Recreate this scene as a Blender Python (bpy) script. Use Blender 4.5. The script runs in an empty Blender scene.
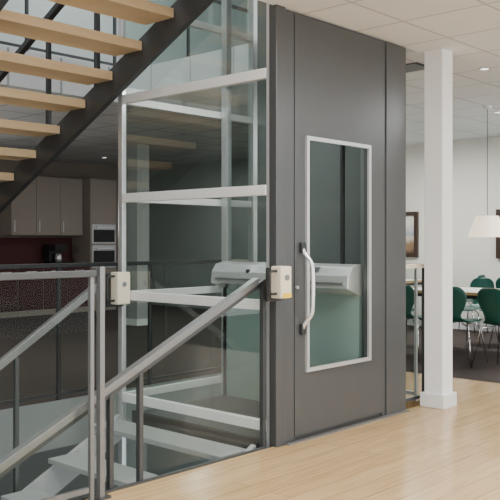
import bpy, math
from mathutils import Vector, Matrix

COL = bpy.context.scene.collection
# ------------------------------------------------------------ materials
def principled(name, color, rough=0.5, metal=0.0, spec=None, emis=None, estr=0.0):
    m = bpy.data.materials.new(name); m.use_nodes = True
    b = m.node_tree.nodes["Principled BSDF"]
    b.inputs["Base Color"].default_value = (*color, 1)
    b.inputs["Roughness"].default_value = rough
    b.inputs["Metallic"].default_value = metal
    if emis:
        b.inputs["Emission Color"].default_value = (*emis, 1)
        b.inputs["Emission Strength"].default_value = estr
    return m

def noisy(name, c1, c2, scale=20, rough=0.5, metal=0.0, stretch=(1,1,1), bump=0.0, detail=4):
    m = principled(name, c1, rough, metal)
    nt = m.node_tree; b = nt.nodes["Principled BSDF"]
    tc = nt.nodes.new("ShaderNodeTexCoord"); mp = nt.nodes.new("ShaderNodeMapping")
    mp.inputs["Scale"].default_value = stretch
    n = nt.nodes.new("ShaderNodeTexNoise"); n.inputs["Scale"].default_value = scale; n.inputs["Detail"].default_value = detail
    r = nt.nodes.new("ShaderNodeMix"); r.data_type = 'RGBA'
    r.inputs[6].default_value = (*c1, 1); r.inputs[7].default_value = (*c2, 1)
    nt.links.new(tc.outputs["Object"], mp.inputs[0]); nt.links.new(mp.outputs[0], n.inputs["Vector"])
    nt.links.new(n.outputs["Fac"], r.inputs[0]); nt.links.new(r.outputs[2], b.inputs["Base Color"])
    return m

def plank_mat(name, c1, c2, cm, bw, rh, rough=0.35, offset=0.5, mortar=0.004, grain=True):
    m = principled(name, c1, rough)
    nt = m.node_tree; b = nt.nodes["Principled BSDF"]
    tc = nt.nodes.new("ShaderNodeTexCoord")
    br = nt.nodes.new("ShaderNodeTexBrick")
    br.inputs["Scale"].default_value = 1.0
    br.inputs["Brick Width"].default_value = bw; br.inputs["Row Height"].default_value = rh
    br.inputs["Mortar Size"].default_value = mortar; br.inputs["Mortar Smooth"].default_value = 0.1
    br.offset = offset
    br.inputs["Color1"].default_value = (*c1, 1); br.inputs["Color2"].default_value = (*c2, 1)
    br.inputs["Mortar"].default_value = (*cm, 1)
    nt.links.new(tc.outputs["Object"], br.inputs["Vector"])
    out = br.outputs["Color"]
    if grain:
        mp = nt.nodes.new("ShaderNodeMapping"); mp.inputs["Scale"].default_value = (1.2, 22, 1)
        n = nt.nodes.new("ShaderNodeTexNoise"); n.inputs["Scale"].default_value = 2.0; n.inputs["Detail"].default_value = 6
        nt.links.new(tc.outputs["Object"], mp.inputs[0]); nt.links.new(mp.outputs[0], n.inputs["Vector"])
        mx = nt.nodes.new("ShaderNodeMix"); mx.data_type = 'RGBA'; mx.blend_type = 'MULTIPLY'
        mx.inputs[0].default_value = 1
        cr = nt.nodes.new("ShaderNodeValToRGB")
        cr.color_ramp.elements[0].position = .3; cr.color_ramp.elements[0].color = (.75, .70, .61, 1)
        cr.color_ramp.elements[1].position = .7; cr.color_ramp.elements[1].color = (1, 1, 1, 1)
        nt.links.new(n.outputs["Fac"], cr.inputs[0])
        nt.links.new(out, mx.inputs[6]); nt.links.new(cr.outputs[0], mx.inputs[7]); out = mx.outputs[2]
    nt.links.new(out, b.inputs["Base Color"])
    return m

def glass_mat(name, tint, refl=0.04, k=0.3):
    m = bpy.data.materials.new(name); m.use_nodes = True
    nt = m.node_tree; nt.nodes.clear()
    o = nt.nodes.new("ShaderNodeOutputMaterial")
    t = nt.nodes.new("ShaderNodeBsdfTransparent"); t.inputs[0].default_value = (*tint, 1)
    g = nt.nodes.new("ShaderNodeBsdfGlossy"); g.inputs["Roughness"].default_value = 0.0
    g.inputs["Color"].default_value = (.97, 1, .99, 1)
    lw = nt.nodes.new("ShaderNodeLayerWeight"); lw.inputs[0].default_value = 0.3
    mu = nt.nodes.new("ShaderNodeMath"); mu.operation = 'MULTIPLY_ADD'; mu.inputs[1].default_value = k; mu.inputs[2].default_value = refl*0.5
    nt.links.new(lw.outputs["Fresnel"], mu.inputs[0])
    mx = nt.nodes.new("ShaderNodeMixShader")
    nt.links.new(mu.outputs[0], mx.inputs[0]); nt.links.new(t.outputs[0], mx.inputs[1]); nt.links.new(g.outputs[0], mx.inputs[2])
    nt.links.new(mx.outputs[0], o.inputs[0])
    return m

M = {}
M['floor'] = plank_mat('oak_floor', (.68,.465,.235), (.59,.39,.185), (.38,.24,.11), 1.6, .14, .2, .37, .0025)
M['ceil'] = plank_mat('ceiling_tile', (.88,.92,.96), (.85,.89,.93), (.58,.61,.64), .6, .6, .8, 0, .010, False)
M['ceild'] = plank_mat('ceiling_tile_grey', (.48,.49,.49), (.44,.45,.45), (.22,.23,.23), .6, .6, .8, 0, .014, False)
M['wall'] = noisy('wall_paint', (.83,.83,.76), (.80,.80,.73), 3, .8)
M['wallk'] = noisy('wall_paint_kitchen', (.20,.165,.14), (.18,.15,.125), 3, .8)
M['wallg'] = noisy('wall_paint_dimmed', (.29,.315,.297), (.24,.262,.247), 2, .8)  # wall paint darkened, the corridor's dimness put into the colour
M['wallu'] = noisy('wall_upper_glass_grey', (.38,.41,.405), (.31,.335,.33), 1, .6)
M['carpet'] = noisy('dark_brown_carpet', (.040,.028,.024), (.047,.034,.029), 3, .95)
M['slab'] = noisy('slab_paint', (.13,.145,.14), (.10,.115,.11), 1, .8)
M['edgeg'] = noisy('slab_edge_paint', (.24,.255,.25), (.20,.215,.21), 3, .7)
M['door'] = noisy('grey_lacquer', (.088,.092,.094), (.098,.102,.104), 6, .33, .35)
M['doord'] = noisy('grey_lacquer_dark', (.060,.064,.065), (.07,.073,.074), 6, .45, .3)
M['rear'] = noisy('rear_panel_grey', (.19,.20,.195), (.21,.22,.215), 2, .85)
M['alu'] = noisy('brushed_aluminium', (.70,.71,.72), (.62,.63,.64), 30, .3, .6, stretch=(1,1,12))
M['white'] = noisy('white_powder_coat', (.86,.86,.85), (.82,.82,.81), 8, .4)
M['steel'] = noisy('grey_painted_steel', (.085,.09,.09), (.07,.074,.074), 10, .4, .4)
M['rail'] = noisy('satin_steel', (.25,.255,.255), (.21,.215,.215), 25, .3, .5)
M['dark'] = noisy('dark_steel', (.03,.031,.034), (.042,.043,.045), 10, .4, .3)
M['stringer'] = noisy('charcoal_stringer', (.060,.063,.067), (.075,.078,.081), 10, .4, .3)
M['tread'] = noisy('oak_tread', (.72,.54,.33), (.56,.405,.23), 3, .5, stretch=(1.2,16,16), detail=6)
M['glass'] = glass_mat('clear_glass', (.86,.91,.885), .02, .11)
M['glassr'] = glass_mat('railing_glass', (.91,.95,.93), .01, .05)
M['glassd'] = glass_mat('tinted_glass', (.72,.75,.74), .02, .10)
M['teal'] = noisy('teal_grey_panel', (.25,.34,.31), (.28,.37,.34), 3, .3)
M['column'] = noisy('column_paint', (.92,.93,.93), (.89,.90,.90), 5, .6)
M['beige'] = noisy('beige_plastic', (.82,.75,.58), (.78,.71,.54), 8, .5)
M['yellow'] = principled('yellow_label', (.90,.58,.03), .5)
M['chair'] = noisy('teal_lacquer', (.006,.066,.05), (.009,.082,.063), 6, .35)
M['chrome'] = noisy('chrome', (.75,.75,.75), (.7,.7,.7), 20, .15, 1.0)
M['silver'] = noisy('polished_silver', (.92,.92,.92), (.88,.88,.88), 20, .14, .6)
M['grey'] = noisy('pale_grey_steel', (.40,.41,.41), (.35,.36,.36), 10, .45)
M['table'] = noisy('white_laminate', (.80,.82,.77), (.77,.79,.74), 6, .35)
M['maroon'] = noisy('maroon_panel', (.05,.010,.011), (.062,.013,.014), 5, .8)
M['cab'] = noisy('warm_cabinet', (.27,.23,.195), (.245,.21,.18), 5, .6)
M['oven'] = noisy('black_oven_glass', (.02,.02,.02), (.03,.03,.03), 5, .15)
M['step'] = noisy('grey_stair_finish', (.34,.36,.35), (.28,.30,.29), 12, .5)
M['brown'] = noisy('dark_wood_frame', (.035,.02,.013), (.05,.03,.02), 20, .4)
M['edge'] = noisy('oak_table_edge', (.50,.33,.17), (.42,.27,.13), 10, .5)
M['shade'] = principled('fabric_shade', (.9,.85,.74), .8, emis=(1,.85,.6), estr=1.3)
M['lamp'] = principled('fill_panel_glow', (.9,.9,.9), .5, emis=(.97,.985,1), estr=46)  # glow of the added fill panels
M['spot'] = principled('downlight_lens', (.9,.9,.9), .5, emis=(1,.95,.86), estr=2)

def painting_mat():
    m = principled('landscape_painting', (.3,.3,.3), .6)
    nt = m.node_tree; b = nt.nodes["Principled BSDF"]
    tc = nt.nodes.new("ShaderNodeTexCoord"); sp = nt.nodes.new("ShaderNodeSeparateXYZ")
    n = nt.nodes.new("ShaderNodeTexNoise"); n.inputs["Scale"].default_value = 6
    ad = nt.nodes.new("ShaderNodeMath"); ad.operation='MULTIPLY_ADD'; ad.inputs[1].default_value=.35
    cr = nt.nodes.new("ShaderNodeValToRGB"); e = cr.color_ramp.elements
    e[0].position=.15; e[0].color=(.08,.05,.035,1); e[1].position=.95; e[1].color=(.8,.78,.7,1)
    for p,c in ((.4,(.30,.19,.11,1)),(.55,(.65,.6,.5,1)),(.7,(.35,.42,.5,1))):
        x=e.new(p); x.color=c
    nt.links.new(tc.outputs["Generated"], sp.inputs[0]); nt.links.new(tc.outputs["Generated"], n.inputs["Vector"])
    nt.links.new(n.outputs["Fac"], ad.inputs[0]); nt.links.new(sp.outputs["Z"], ad.inputs[2])
    nt.links.new(ad.outputs[0], cr.inputs[0]); nt.links.new(cr.outputs[0], b.inputs["Base Color"])
    return m
M['paint'] = painting_mat()

# ------------------------------------------------------------ geometry helpers (world coords)
def g_box(a, b):
    x0,y0,z0 = [min(a[i],b[i]) for i in range(3)]; x1,y1,z1 = [max(a[i],b[i]) for i in range(3)]
    v=[(x0,y0,z0),(x1,y0,z0),(x1,y1,z0),(x0,y1,z0),(x0,y0,z1),(x1,y0,z1),(x1,y1,z1),(x0,y1,z1)]
    f=[(0,3,2,1),(4,5,6,7),(0,1,5,4),(1,2,6,5),(2,3,7,6),(3,0,4,7)]
    return v,f
def g_join(*gs):
    V=[];F=[]
    for v,f in gs:
        o=len(V); V+=list(v); F+=[tuple(i+o for i in q) for q in f]
    return V,F
def g_prism(poly, axis, lo, hi):
    def mk(p,c):
        l=list(p); l.insert(axis,c); return tuple(l)
    n=len(poly); v=[mk(p,lo) for p in poly]+[mk(p,hi) for p in poly]
    f=[tuple(range(n))[::-1], tuple(range(n,2*n))]+[(i,(i+1)%n,n+(i+1)%n,n+i) for i in range(n)]
    return v,f
def g_tube(pts, r, seg=10, cap=True):
    pts=[Vector(p) for p in pts]; V=[];F=[]
    up=Vector((0,0,1))
    prev=None
    for i,p in enumerate(pts):
        if i==0: t=pts[1]-p
        elif i==len(pts)-1: t=p-pts[i-1]
        else: t=(pts[i+1]-p).normalized()+(p-pts[i-1]).normalized()
        t.normalize()
        if prev is None:
            ref=Vector((1,0,0)) if abs(t.z)>.9 else up
            u=t.cross(ref).normalized()
        else:
            u=(prev-t*prev.dot(t)).normalized()
        prev=u; w=t.cross(u)
        rr=r[i] if isinstance(r,(list,tuple)) else r
        for k in range(seg):
            a=2*math.pi*k/seg
            V.append(tuple(p+u*math.cos(a)*rr+w*math.sin(a)*rr))
    for i in range(len(pts)-1):
        for k in range(seg):
            a=i*seg+k; b=i*seg+(k+1)%seg
            F.append((a,b,b+seg,a+seg))
    if cap:
        F.append(tuple(range(seg))[::-1]); o=(len(pts)-1)*seg; F.append(tuple(range(o,o+seg)))
    return V,F
def g_lathe(prof, c, seg=28):
    V=[];F=[]
    for r,z in prof:
        for k in range(seg):
            a=2*math.pi*k/seg; V.append((c[0]+r*math.cos(a),c[1]+r*math.sin(a),c[2]+z))
    for i in range(len(prof)-1):
        for k in range(seg):
            a=i*seg+k;b=i*seg+(k+1)%seg; F.append((a,b,b+seg,a+seg))
    F.append(tuple(range(seg))[::-1]); o=(len(prof)-1)*seg; F.append(tuple(range(o,o+seg)))
    return V,F
def g_bar(p0,p1,h,w):
    p0=Vector(p0);p1=Vector(p1); d=p1-p0; s=Vector((d.y,-d.x,0)).normalized()*w/2; u=Vector((0,0,h/2))
    v=[tuple(q) for q in (p0-s-u,p0+s-u,p0+s+u,p0-s+u,p1-s-u,p1+s-u,p1+s+u,p1-s+u)]
    f=[(0,1,2,3),(7,6,5,4),(0,4,5,1),(1,5,6,2),(2,6,7,3),(3,7,4,0)]
    return v,f
def thin(g):
    """a pane of glass as one sheet: keep its largest face"""
    v,f=g
    def area(q):
        p=[Vector(v[i]) for i in q]; s=Vector((0,0,0))
        for i in range(1,len(p)-1): s+=(p[i]-p[0]).cross(p[i+1]-p[0])
        return s.length
    q=max(f,key=area)
    return [v[i] for i in q],[tuple(range(len(q)))]

def mk(name, g, mat, parent=None, origin=(0,0,0), bevel=0.0, smooth=False, label=None, **props):
    if mat.startswith('glass'): g=thin(g)
    v,f=g; me=bpy.data.meshes.new(name)
    me.from_pydata([(p[0]-origin[0],p[1]-origin[1],p[2]-origin[2]) for p in v],[],f)
    me.materials.append(M[mat]); me.update()
    import bmesh
    bm=bmesh.new(); bm.from_mesh(me); bmesh.ops.recalc_face_normals(bm,faces=bm.faces); bm.to_mesh(me); bm.free()
    ob=bpy.data.objects.new(name,me); COL.objects.link(ob)
    if parent is None: ob.location=origin
    else: ob.parent=parent
    if bevel:
        b=ob.modifiers.new("bevel",'BEVEL'); b.width=bevel; b.segments=2; b.limit_method='ANGLE'
    if smooth:
        for p in me.polygons: p.use_smooth=True
    if label: ob["label"]=label
    for k,x in props.items(): ob[k]=x
    return ob

def structure(name,g,mat): return mk(name,g,mat,kind="structure")

class Thing:
    def __init__(s,name,label,category,loc=(0,0,0),group=None):
        e=bpy.data.objects.new(name,None); e.empty_display_size=.1; e.location=loc; COL.objects.link(e)
        e["label"]=label; e["category"]=category
        if group: e["group"]=group
        s.e=e; s.loc=loc
    def part(s,name,g,mat,parent=None,**k):
        p=parent if parent else s.e
        o=mk(name,g,mat,parent=p,origin=s.loc,**k)
        return o

def copy_thing(src, loc, rotz, label=None):
    e=src.copy(); COL.objects.link(e); e.location=loc; e.rotation_euler=(0,0,rotz)
    if label: e["label"]=label
    for c in src.children:
        q=c.copy(); COL.objects.link(q); q.parent=e
        for cc in c.children:
            r=cc.copy(); COL.objects.link(r); r.parent=q
    return e

# ------------------------------------------------------------ key dimensions
EYE=1.3; CZ=2.79; EDGE=3.40
SA0,SA1,SB0,SB1 = 3.91,5.43,3.40,4.96      # lift shaft
FARB=5.6                                    # far edge of the void
VOIDA=5.84                                  # right end of void
BACK=13.0; RIGHT=11.0; CARP=7.05
# ---- structure
structure("floor_wood",g_join(g_box((-3,-3,-.3),(CARP,EDGE,0)),g_box((VOIDA,EDGE,-.3),(CARP,FARB,0))),'floor')
structure("floor_carpet",g_join(g_box((CARP,-3,-.3),(RIGHT,FARB,0)),g_box((-3,FARB,-.3),(RIGHT,BACK,0))),'carpet')
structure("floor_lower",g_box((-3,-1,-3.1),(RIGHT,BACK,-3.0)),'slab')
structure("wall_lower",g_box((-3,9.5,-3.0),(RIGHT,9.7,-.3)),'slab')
structure("wall_left",g_box((-3.2,2.6,-3.0),(-3,BACK,6.2)),'wallu')  # unseen wall added to darken what the shaft glass reflects
structure("ceiling_upper",g_box((-3.2,EDGE,6.2),(RIGHT,BACK,6.3)),'wallu')  # unseen roof added to keep the glass from looking milky
structure("trim_1",g_box((-3,EDGE,-.30),(SA0-.06,EDGE+.02,.012)),'steel')
structure("trim_2",g_box((-3,FARB-.02,-.36),(VOIDA,FARB,.02)),'edgeg')
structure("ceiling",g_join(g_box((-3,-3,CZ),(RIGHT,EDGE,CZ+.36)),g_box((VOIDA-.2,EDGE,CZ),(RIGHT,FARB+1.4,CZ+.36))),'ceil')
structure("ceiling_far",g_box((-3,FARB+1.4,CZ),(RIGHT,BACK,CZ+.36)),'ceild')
structure("wall_back",g_box((-3,BACK,0),(RIGHT,BACK+.2,CZ+3.4)),'wallk')
structure("wall_right",g_box((RIGHT,-3,0),(RIGHT+.2,8.2,CZ+3.4)),'wall')
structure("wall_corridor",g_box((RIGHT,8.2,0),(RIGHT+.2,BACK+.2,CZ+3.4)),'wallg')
structure("wall_upper",g_box((-3,9.6,CZ+.36),(RIGHT,9.8,CZ+3.4)),'wallu')
structure("baseboard_right",g_box((RIGHT-.02,-3,0),(RIGHT,8.2,.1)),'white')

# ---- column
col=Thing("column","white square painted column with a skirting at its foot","column",(5.76,3.28,0))
col.part("shaft",g_box((5.68,3.20,.10),(5.84,3.36,CZ)),'column',bevel=.004)
col.part("skirting",g_box((5.655,3.175,0),(5.865,3.385,.11)),'white',bevel=.006)

# ------------------------------------------------------------ lift
L=Thing("platform_lift","glass-walled platform lift with a dark grey door and white crossbars","lift",(4.7,4.18,0))
ZB,ZT=-2.98,5.4
zs=[-2.2,-1.45,-.70,.12,.89,1.625,2.37,3.10,3.83,4.56]
L.part("corner_post",g_box((SA0,SB1-.05,ZB),(SA0+.04,SB1,ZT)),'alu',bevel=.004,label="silver corner post")
L.part("corner_post",g_box((SA1-.06,SB1-.06,ZB),(SA1,SB1,ZT)),'alu',bevel=.004,label="silver corner post")
L.part("corner_post",g_box((SA0,SB0-.03,ZB),(SA0+.09,SB0+.03,ZT)),'door',bevel=.005,label="dark grey corner post")
L.part("glazing_strip",g_box((SA0+.001,SB0+.032,ZB),(SA0+.04,SB0+.055,ZT)),'alu',label="thin silver glazing strip")
for z in zs:
    L.part("crossbar",g_box((SA0-.005,SB0+.058,z-.033),(SA0+.035,SB1-.052,z+.033)),'white',bevel=.004,label="white crossbar")
    L.part("crossbar",g_box((SA0+.042,SB1-.045,z-.028),(SA1-.062,SB1-.005,z+.028)),'white',bevel=.004,label="white crossbar")
for i in range(len(zs)-1):
    a,b=zs[i]+.033,zs[i+1]-.033
    L.part("glass_panel",g_box((SA0+.015,SB0+.058,a),(SA0+.023,SB1-.052,b)),'glass')
    L.part("glass_panel",g_box((SA0+.042,SB1-.03,a),(SA1-.062,SB1-.022,b)),'glass')
FB=SB0
L.part("door_frame",g_join(g_box((4.005,FB-.02,0),(4.096,FB+.06,CZ-.01)),
    g_box((5.116,FB-.02,0),(5.158,FB+.06,CZ-.01)),
    g_box((4.096,FB-.005,0),(5.116,FB+.06,.03)),
    g_box((4.096,FB+.015,2.1),(5.116,FB+.06,CZ-.01))),'door',bevel=.002)
L.part("side_panel",g_box((5.163,FB-.03,0),(SA1,FB+.06,CZ-.01)),'door',bevel=.004)
L.part("front_fascia",g_box((4.005,FB,CZ-.01),(SA1,FB+.06,ZT)),'door')
L.part("threshold",g_box((4.0,FB-.06,0),(SA1,FB-.031,.012)),'rail')
# door leaf ring
a0,a1,z0,z1=4.099,5.113,.035,CZ-.015
w0,w1,y0,y1=4.205,4.945,.44,1.99
leaf=L.part("lift_door",g_join(g_box((a0,FB-.024,z0),(w0+.02,FB+.01,z1)),g_box((w1-.02,FB-.024,z0),(a1,FB+.01,z1)),
    g_box((w0+.02,FB-.024,z0),(w1-.02,FB+.01,y0+.02)),g_box((w0+.02,FB-.024,y1-.02),(w1-.02,FB+.01,z1))),'door',label="dark grey lift door leaf")
t=.026
L.part("window_frame",g_join(g_box((w0,FB-.042,y0),(w0+t,FB-.024,y1)),g_box((w1-t,FB-.042,y0),(w1,FB-.024,y1)),
    g_box((w0+t,FB-.042,y0),(w1-t,FB-.024,y0+t)),g_box((w0+t,FB-.042,y1-t),(w1-t,FB-.024,y1))),'alu',parent=leaf,label="silver window frame")
L.part("window_glass",g_box((w0+.02,FB-.02,y0+.02),(w1-.02,FB-.012,y1-.02)),'glassr',parent=leaf)
hp=[]
for i in range(25):
    s=i/24; z=.725+.53*s
    k=min(1,math.sin(math.pi*s)*1.5)
    k=k*k*(3-2*k)
    hp.append((4.165+.022*k,FB-.034-.055*k-.016*math.sin(math.pi*s),z))
L.part("handle",g_tube(hp,.0135,14),'silver',parent=leaf,smooth=True,label="polished silver bow handle")
for z in (.725,1.255):
    L.part("handle_mount",g_box((4.145,FB-.048,z-.035),(4.187,FB-.0245,z+.035)),'dark',parent=leaf,bevel=.006)
L.part("lock",g_tube([(4.118,FB-.0245,1.0),(4.118,FB-.036,1.0)],.011,14),'alu',parent=leaf)
# carriage
L.part("platform",g_box((4.0,3.5,-.08),(4.95,4.86,0)),'doord')
L.part("platform_edge",g_box((3.965,3.5,-.16),(3.995,4.86,.02)),'dark')
L.part("machine_wall",g_box((4.95,3.47,-.12),(5.0,4.86,.90)),'teal')
L.part("machine_wall_upper",g_box((4.96,3.47,1.13),(4.968,3.62,2.6)),'glassd')
L.part("machine_wall_upper",g_box((4.96,3.64,1.13),(4.968,4.82,2.6)),'glassd')
L.part("control_console",g_prism([(4.80,.955),(4.95,.90),(5.0,.90),(5.0,1.13),(4.93,1.13),(4.86,1.11),(4.81,1.05)] ,1,3.465,4.86),'silver',bevel=.006)
L.part("console_strip",g_box((4.788,3.5,.985),(4.806,4.8,1.0)),'rail')
L.part("console_screen",g_prism([(4.822,1.074),(4.853,1.105),(4.850,1.108),(4.819,1.077)],1,3.75,4.25),'doord')
L.part("console_button",g_tube([(4.825,4.45,1.06),(4.805,4.45,1.06)],.016,14),'dark')
L.part("mast",g_box((4.95,4.82,ZB),(5.01,4.88,ZT)),'alu')
L.part("panel_joint",g_box((4.95,3.62,1.13),(4.985,3.64,2.6)),'dark')
L.part("panel_joint",g_box((4.95,3.97,1.13),(4.959,3.985,2.6)),'dark')
L.part("drive_panel",g_box((5.38,3.5,ZB),(5.40,4.86,ZT)),'rear',label="grey rear shaft panel")

# ------------------------------------------------------------ call boxes
def callbox(a,b,z,label,yellow,hh=.11,hw=.05):
    T=Thing("call_box",label,"control box",(a,b,z))
    T.part("housing",g_box((a-hw,b-.09,z-hh),(a+hw,b,z+hh)),'beige',bevel=.01)
    T.part("back_plate",g_box((a-hw-.03,b+.001,z-hh-.02),(a+hw+.005,b+.013,z+hh-.01)),'dark')
    T.part("bracket",g_tube([(a-hw+.002,b-.05,z+hh-.03),(a-hw-.05,b-.05,z+hh-.03),(a-hw-.065,b-.05,z+hh-.045),(a-hw-.065,b-.05,z-hh+.045),(a-hw-.05,b-.05,z-hh+.03),(a-hw+.002,b-.05,z-hh+.03)],.008,8),'dark')
    if yellow: T.part("warning_label",g_box((a-hw+.01,b-.094,z-hh+.005),(a+hw-.008,b-.0905,z-hh+.035)),'yellow')
    T.part("button",g_tube([(a,b-.0905,z+.03),(a,b-.098,z+.03)],.018,14),'rail')
callbox(3.875,3.345,1.045,"beige control box with yellow label at the handrail end",True,.10)
callbox(3.835,4.88,.95,"beige control box on the lift's rear corner post",False,.12,.06)

# ------------------------------------------------------------ guards
def guard(name,label,p0,p1,zt,nposts,handmat='rail',framemat='steel',base=0.0,group=None,pw=.03):
    T=Thing(name,label,"railing",(p0[0],p0[1],base),group)
    d=Vector((p1[0]-p0[0],p1[1]-p0[1],0)); n=d.normalized()
    def box_at(s,w,za,zb,mat,nm):
        c=Vector((p0[0],p0[1],0))+n*s
        a=c-n*w/2; b=c+n*w/2
        g=g_bar((a.x,a.y,(za+zb)/2),(b.x,b.y,(za+zb)/2),zb-za,min(.026,pw))
        T.part(nm,g,mat)
    Ln=d.length
    for i in range(nposts):
        s=.02+(Ln-.04)*i/(nposts-1)
        box_at(s,pw,base,zt-.036,framemat,"post")
    T.part("handrail",g_bar((p0[0],p0[1],zt-.018),(p1[0],p1[1],zt-.018),.034,.042),handmat,bevel=.003)
    for i in range(nposts-1):
        s0=.02+(Ln-.04)*i/(nposts-1)+.02; s1=.02+(Ln-.04)*(i+1)/(nposts-1)-.02
        a=Vector((p0[0],p0[1],0))+n*s0; b=Vector((p0[0],p0[1],0))+n*s1
        T.part("bottom_rail",g_bar((a.x,a.y,base+.06),(b.x,b.y,base+.06),.026,.022),framemat)
        T.part("glass_panel",g_bar((a.x,a.y,(base+zt)/2+.02),(b.x,b.y,(base+zt)/2+.02),zt-base-.12,.008),'glassr')
    return T
guard("glass_railing","grey steel guard railing with glass panels at the floor edge",(-.6,3.36),(2.50,3.36),1.155,4,'steel','rail',pw=.022)
guard("glass_railing","dark steel guard railing across the far side of the stairwell",(-1,FARB+.04),(VOIDA-.05,FARB+.04),1.12,8,'dark','dark')
guard("glass_railing","short glass guard between the lift and the white column",(SA1+.02,3.43),(VOIDA-.03,3.43),1.12,2,'beige','steel',pw=.022)
guard("glass_railing","glass guard along the end of the stairwell beyond the column",(VOIDA-.02,3.50),(VOIDA-.02,FARB-.02),1.12,2,'beige','grey',pw=.02)
P=Thing("railing_post","tall grey steel end post of the stair railing","post",(2.54,3.36,0))
P.part("post",g_box((2.522,3.34,0),(2.552,3.375,1.17)),'rail',bevel=.003)
P.part("base_plate",g_box((2.505,3.325,0),(2.58,3.395,.01)),'steel')

# sloped stair railing
def railz(A): return 1.085+.45*(A-3.88)
SR=Thing("stair_railing","sloped grey handrail with glass along the descending stairs","railing",(2.6,3.43,0))
RB=3.445
SR.part("handrail",g_bar((.6,RB,railz(.6)),(3.80,RB,railz(3.80)),.042,.05),'rail',bevel=.002)
SR.part("under_rail",g_bar((.6,RB,railz(.6)-.036),(3.88,RB,railz(3.88)-.036),.028,.026),'steel')
for A in (2.66,2.86,3.86):
    SR.part("post",g_box((A-.013,RB-.02,-.28),(A+.013,RB+.01,railz(A)-.045)),'steel')
def sg(A0,A1):
    return g_prism([(A0,.03),(A1,.03),(A1,railz(A1)-.055),(A0,railz(A0)-.055)],1,RB-.004,RB+.004)
SR.part("glass_panel",sg(2.68,2.84),'glassr'); SR.part("glass_panel",sg(2.88,3.84),'glassr')
def railz2(A): return 1.02+.62*(A-3.75)
S2=Thing("stair_railing","sloped grey handrail on the far side of the descending stairs","railing",(3.8,4.90,0))
S2.part("handrail",g_bar((1.0,4.90,railz2(1.0)),(3.73,4.90,railz2(3.73)),.06,.045),'rail',bevel=.002)
for A in (3.70,3.0,2.2,1.4):
    S2.part("post",g_box((A-.014,4.885,railz2(A)-1.0),(A+.014,4.915,railz2(A)-.04)),'steel')

# descending stairs
DS=Thing("staircase","light grey open-riser stairs descending beside the lift","stairs",(3.0,4.2,-3.0))
for i in range(12):
    A=3.82-.36*i; z=-.02-.175*i
    DS.part("tread",g_box((A-.25,3.53,z-.035),(A,4.84,z)),'step',bevel=.004)
for B in (3.50,4.86):
    A0,zA=3.84,-.02; A1=3.84-.36*14.; zB=-.02-.175*14
    DS.part("stringer",g_prism([(A0,zA+.03),(A1,zB+.03),(A1,zB-.16),(A0,zA-.16)],1,B-.02,B+.02),'grey')

# ------------------------------------------------------------ ascending stairs
US=Thing("staircase","open stairs with thick oak treads and dark steel stringers","stairs",(3.2,7,0))
SAi=3.80; SL=2.55
def tz(B): return 2.90-.503*(B-4.20)
for i in range(-1,13):
    B=4.20+.338*i; z=2.90-.17*i
    US.part("tread",g_box((SL+.02,B,z-.065),(SAi-.005,B+.30,z)),'tread',bevel=.004)
for A in (SAi,SL-.04):
    B0,B1=3.46,4.20+.338*15.2
    US.part("stringer",g_prism([(B0,tz(B0)+.04),(B1,tz(B1)+.04),(B1,tz(B1)-.18),(B0,tz(B0)-.18)],0,A,A+.045),'stringer')
for A in (SAi+.02,SL-.02):
    US.part("handrail",g_bar((A,3.6,tz(3.6)+1.0),(A,8.8,tz(8.8)+1.0),.05,.05),'dark')
    for B in (3.9,5.1,5.75,6.9,8.4):
        US.part("post",g_box((A-.015,B-.02,tz(B)),(A+.015,B+.02,tz(B)+.98)),'dark')
guard("glass_railing","dark upper-floor guard railing with glass above the stairwell",(-1,FARB+1.5),(VOIDA+3,FARB+1.5),CZ+.36+1.1,10,'dark','dark',CZ+.36)

# ------------------------------------------------------------ dining furniture
def make_chair():
    T=Thing("dining_chair","dark teal moulded shell chair with slim chrome legs","chair",(0,0,0),"teal dining chairs")
    prof=[(.22,.425),(.20,.45),(.10,.455),(0,.445),(-.10,.44),(-.17,.46),(-.205,.52),(-.22,.60),(-.235,.70),(-.25,.79),(-.255,.83)]
    wid=[.15,.19,.215,.22,.20,.13,.085,.15,.19,.17,.10]
    V=[];F=[];nx=8
    for (y,z),w in zip(prof,wid):
        for k in range(nx+1):
            u=-1+2*k/nx
            V.append((u*w,y+(.03*u*u if z>.5 else 0),z+(.012*u*u if z<.5 else 0)))
    for i in range(len(prof)-1):
        for k in range(nx):
            a=i*(nx+1)+k; F.append((a,a+1,a+nx+2,a+nx+1))
    o=T.part("shell",(V,F),'chair',smooth=True)
    s=o.modifiers.new("sol",'SOLIDIFY'); s.thickness=.014
    s=o.modifiers.new("sub",'SUBSURF'); s.levels=1; s.render_levels=1
    for sx in (-1,1):
        for sy in (-1,1):
            T.part("leg",g_tube([(sx*.06,sy*.05,.43),(sx*.17,sy*.15,.41),(sx*.235,sy*.22,0)],.008,8),'chrome',smooth=True)
    return T.e
c0=make_chair()
c0.location=(7.92,4.27,0); c0.rotation_euler=(0,0,math.radians(-85))
places=[((7.92,4.84,0),-92),((7.88,3.74,0),-100),((9.50,4.92,0),85),((9.48,4.38,0),100),((9.45,3.82,0),85),((8.7,5.58,0),178),
        ((9.35,6.35,0),-90),((9.35,6.95,0),-85),((10.62,5.60,0),5),((10.35,4.75,0),-95)]
for p,r in places: copy_thing(c0,p,math.radians(r))
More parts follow.
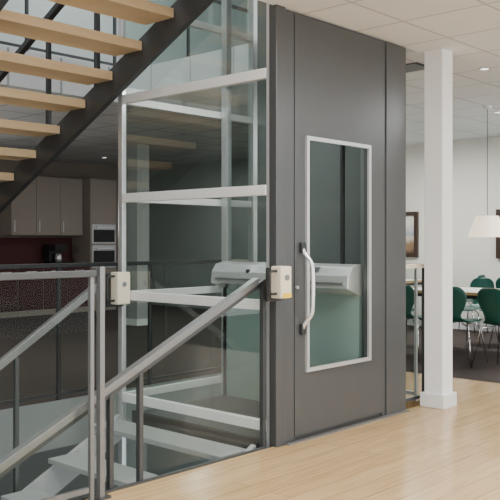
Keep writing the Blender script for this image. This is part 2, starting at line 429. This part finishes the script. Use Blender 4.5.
def make_table(loc):
    T=Thing("dining_table","long pale-topped dining table with oak edging and dark legs","table",(0,0,0),"pale dining tables")
    T.part("table_top",g_box((-.45,-.9,.712),(.45,.9,.735)),'table',bevel=.004)
    T.part("edging",g_join(g_box((-.462,-.912,.705),(.462,-.901,.737)),g_box((-.462,.901,.705),(.462,.912,.737)),g_box((-.462,-.901,.705),(-.451,.901,.737)),g_box((.451,-.901,.705),(.462,.901,.737))),'edge')
    T.part("apron",g_join(g_box((-.39,-.82,.66),(.39,-.80,.711)),g_box((-.39,.80,.66),(.39,.82,.711)),g_box((-.39,-.8,.66),(-.37,.8,.711)),g_box((.37,-.8,.66),(.39,.8,.711))),'dark')
    for sx in (-1,1):
        for sy in (-1,1):
            T.part("leg",g_tube([(sx*.395,sy*.835,.71),(sx*.395,sy*.835,0)],.016,10),'dark')
    T.e.location=loc; return T.e
t0=make_table((8.7,4.34,0))
copy_thing(t0,(10.15,7.1,0),0)

# pendant
pc=(8.42,4.19,0)
PL=Thing("pendant_lamp","white drum-cone pendant lamp hanging on a thin cord over the table","lamp",(pc[0],pc[1],CZ))
PL.part("lamp_shade",g_join(g_lathe([(.12,1.575),(.21,1.345)],pc,32)),'shade',smooth=False)
PL.part("cord",g_tube([(pc[0],pc[1],1.58),(pc[0],pc[1],CZ-.03)],.004,6),'dark')
PL.part("ceiling_rose",g_lathe([(.05,CZ-.03),(.05,CZ)],pc,20),'white')

# paintings
def picture(c,label):
    PT=Thing("framed_painting",label,"painting",(RIGHT,c,1.4))
    PT.part("canvas",g_box((RIGHT-.025,c-.37,1.11),(RIGHT-.012,c+.41,1.69)),'paint')
    PT.part("frame",g_join(g_box((RIGHT-.05,c-.42,1.05),(RIGHT-.001,c-.36,1.75)),g_box((RIGHT-.05,c+.40,1.05),(RIGHT-.001,c+.46,1.75)),
       g_box((RIGHT-.05,c-.36,1.05),(RIGHT-.001,c+.40,1.11)),g_box((RIGHT-.05,c-.36,1.69),(RIGHT-.001,c+.40,1.75))),'brown')
picture(7.02,"landscape painting in a dark brown frame on the pale wall")
picture(4.86,"painting in a dark frame on the wall behind the dining table")

# ------------------------------------------------------------ kitchen
for i in range(6):
    A=6.14+.5*i
    T=Thing("base_cabinet","kitchen base cabinet with a maroon door","cabinet",(A+.25,BACK-.3,0),"kitchen base cabinets")
    T.part("body",g_box((A+.002,BACK-.58,.0),(A+.498,BACK-.002,.84)),'cab')
    d=T.part("door",g_box((A+.01,BACK-.60,.1),(A+.49,BACK-.581,.83)),'maroon')
    T.part("handle",g_box((A+.15,BACK-.62,.76),(A+.35,BACK-.601,.775)),'alu',parent=d)
mk("worktop",g_box((6.14,BACK-.62,.842),(9.14,BACK-.002,.88)),'edgeg',label="grey kitchen worktop over the base cabinets",category="worktop")
mk("splashback",g_box((6.14,BACK-.02,.882),(9.14,BACK-.002,1.36)),'maroon',label="maroon splashback panel behind the kitchen worktop",category="splashback")
for i in range(3):
    A=7.64+.5*i
    T=Thing("wall_cabinet","warm grey kitchen wall cabinet with a flat door","cabinet",(A+.25,BACK-.2,1.4),"kitchen wall cabinets")
    T.part("body",g_box((A+.002,BACK-.35,1.40),(A+.498,BACK-.002,2.45)),'cab')
    d=T.part("door",g_box((A+.004,BACK-.37,1.41),(A+.496,BACK-.351,2.44)),'cab')
    T.part("handle",g_box((A+.05,BACK-.39,1.46),(A+.065,BACK-.371,1.66)),'alu',parent=d)
T=Thing("oven_tower","tall kitchen unit with two built-in steel-framed ovens","oven",(9.45,BACK-.3,0))
T.part("body",g_box((9.15,BACK-.58,0),(9.75,BACK-.002,2.45)),'cab')
for z,h in ((.80,.42),(1.25,.36)):
    d=T.part("oven_frame",g_box((9.18,BACK-.60,z),(9.72,BACK-.581,z+h)),'alu')
    T.part("oven_glass",g_box((9.21,BACK-.61,z+.03),(9.69,BACK-.601,z+h-.10)),'oven',parent=d)
    T.part("handle",g_box((9.26,BACK-.64,z+h-.07),(9.64,BACK-.601,z+h-.05)),'white',parent=d)
K=Thing("coffee_machine","dark coffee machine on the kitchen worktop","coffee machine",(8.6,BACK-.3,.88))
K.part("body",g_join(g_box((8.47,BACK-.28,.881),(8.73,BACK-.08,1.24)),g_box((8.47,BACK-.46,1.12),(8.73,BACK-.28,1.24)),g_box((8.47,BACK-.46,.881),(8.73,BACK-.28,.92))),'oven')
K.part("jug",g_lathe([(.05,.925),(.065,.97),(.06,1.03),(.04,1.07)],(8.6,BACK-.37,0),18),'alu',smooth=True)

for (a,b) in ((8.2,9.9),):
    C=Thing("column","slim pale column in the room beyond the stairwell","column",(a,b,0))
    C.part("shaft",g_box((a-.12,b-.12,.1),(a+.12,b+.12,CZ)),'grey')
    C.part("skirting",g_box((a-.14,b-.14,0),(a+.14,b+.14,.1)),'white')

# ------------------------------------------------------------ luminaires and added fill lamps
def panel(a,b,z=CZ,sz=.58,label="square glowing fill panel added on the ceiling"):
    T=Thing("fill_panel",label,"fill light",(a,b,z),"added fill panels")  # unseen glowing panels added as fill for the rooms
    h=sz/2
    T.part("glow_face",g_box((a-h+.02,b-h+.02,z-.012),(a+h-.02,b+h-.02,z-.002)),'lamp')
    T.part("frame",g_join(g_box((a-h,b-h,z-.016),(a-h+.02,b+h,z-.001)),g_box((a+h-.02,b-h,z-.016),(a+h,b+h,z-.001)),
       g_box((a-h+.02,b-h,z-.016),(a+h-.02,b-h+.02,z-.001)),g_box((a-h+.02,b+h-.02,z-.016),(a+h-.02,b+h,z-.001))),'white')
for a,b in ((1.5,.6),(3.9,.6),(1.5,2.4),(3.6,1.8),(6.6,.6),(8.1,1.8),(9.3,1.8),(9.9,3.0)): panel(a,b)
def down(a,b,z=CZ):
    T=Thing("downlight","round recessed ceiling downlight","downlight",(a,b,z),"recessed downlights")
    T.part("lens",g_lathe([(.036,-.008),(.036,-.001)],(a,b,z),20),'spot')
    T.part("rim",g_lathe([(.05,-.006),(.05,-.0005)],(a,b,z),20),'grey')
for a,b in ((6.58,3.3),(8.9,4.3),(7.9,5.6),(9.0,11.8),(7.5,11.8),(6.2,9.9)): down(a,b)
V=Thing("ceiling_vent","dark square ceiling ventilation grille","vent",(6.05,3.75,CZ))
V.part("grille",g_box((5.92,3.6,CZ-.02),(6.2,3.88,CZ-.001)),'dark')
V.part("rim",g_join(g_box((5.90,3.58,CZ-.012),(5.918,3.90,CZ-.001)),g_box((6.202,3.58,CZ-.012),(6.22,3.90,CZ-.001))),'white')

def area(name,loc,size,power,col=(.98,.99,1),rot=(0,0,0)):
    l=bpy.data.lights.new("light",'AREA'); l.energy=power; l.size=size; l.color=col; l.shape='SQUARE'
    o=bpy.data.objects.new(name,l); o.location=loc; o.rotation_euler=rot; COL.objects.link(o); return o
def point(name,loc,power,col=(1,.97,.93)):
    l=bpy.data.lights.new("light",'POINT'); l.energy=power; l.shadow_soft_size=.12; l.color=col
    o=bpy.data.objects.new(name,l); o.location=loc; COL.objects.link(o); return o
area("atrium_light",(1.5,5.2,5.9),2.5,150)
area("upper_floor_light",(6.5,8.0,5.9),2.0,110)
area("corridor_fill",(9.6,10.0,2.7),.5,24)  # lamp added to brighten the corridor wall, no fixture
area("dining_light",(9.3,5.9,2.7),.5,75,(1,.98,.94))
area("lower_floor_light",(2.0,7.5,-.45),1.5,32)
area("stair_light",(3.0,4.5,-1.6),.8,6)
area("lift_fill",(4.5,4.2,2.6),.4,16)  # lamp added to brighten the lift interior, no fixture
point("kitchen_fill",(4.6,10.2,1.6),55)  # unseen point lamps added to brighten the far ceiling
point("kitchen_fill",(4.0,7.8,1.5),24)

w=bpy.data.worlds.new("World"); bpy.context.scene.world=w; w.use_nodes=True
w.node_tree.nodes["Background"].inputs[0].default_value=(.95,.98,1,1)
w.node_tree.nodes["Background"].inputs[1].default_value=2.5

# ------------------------------------------------------------ camera
cd=bpy.data.cameras.new("camera"); cam=bpy.data.objects.new("camera",cd); COL.objects.link(cam)
cam.location=(0,0,EYE); cam.rotation_euler=(math.radians(90),0,-math.atan2(.7361,.6769))
cd.sensor_width=36; cd.lens=36*820/500; cd.shift_y=-.018; cd.clip_start=.05
bpy.context.scene.camera=cam
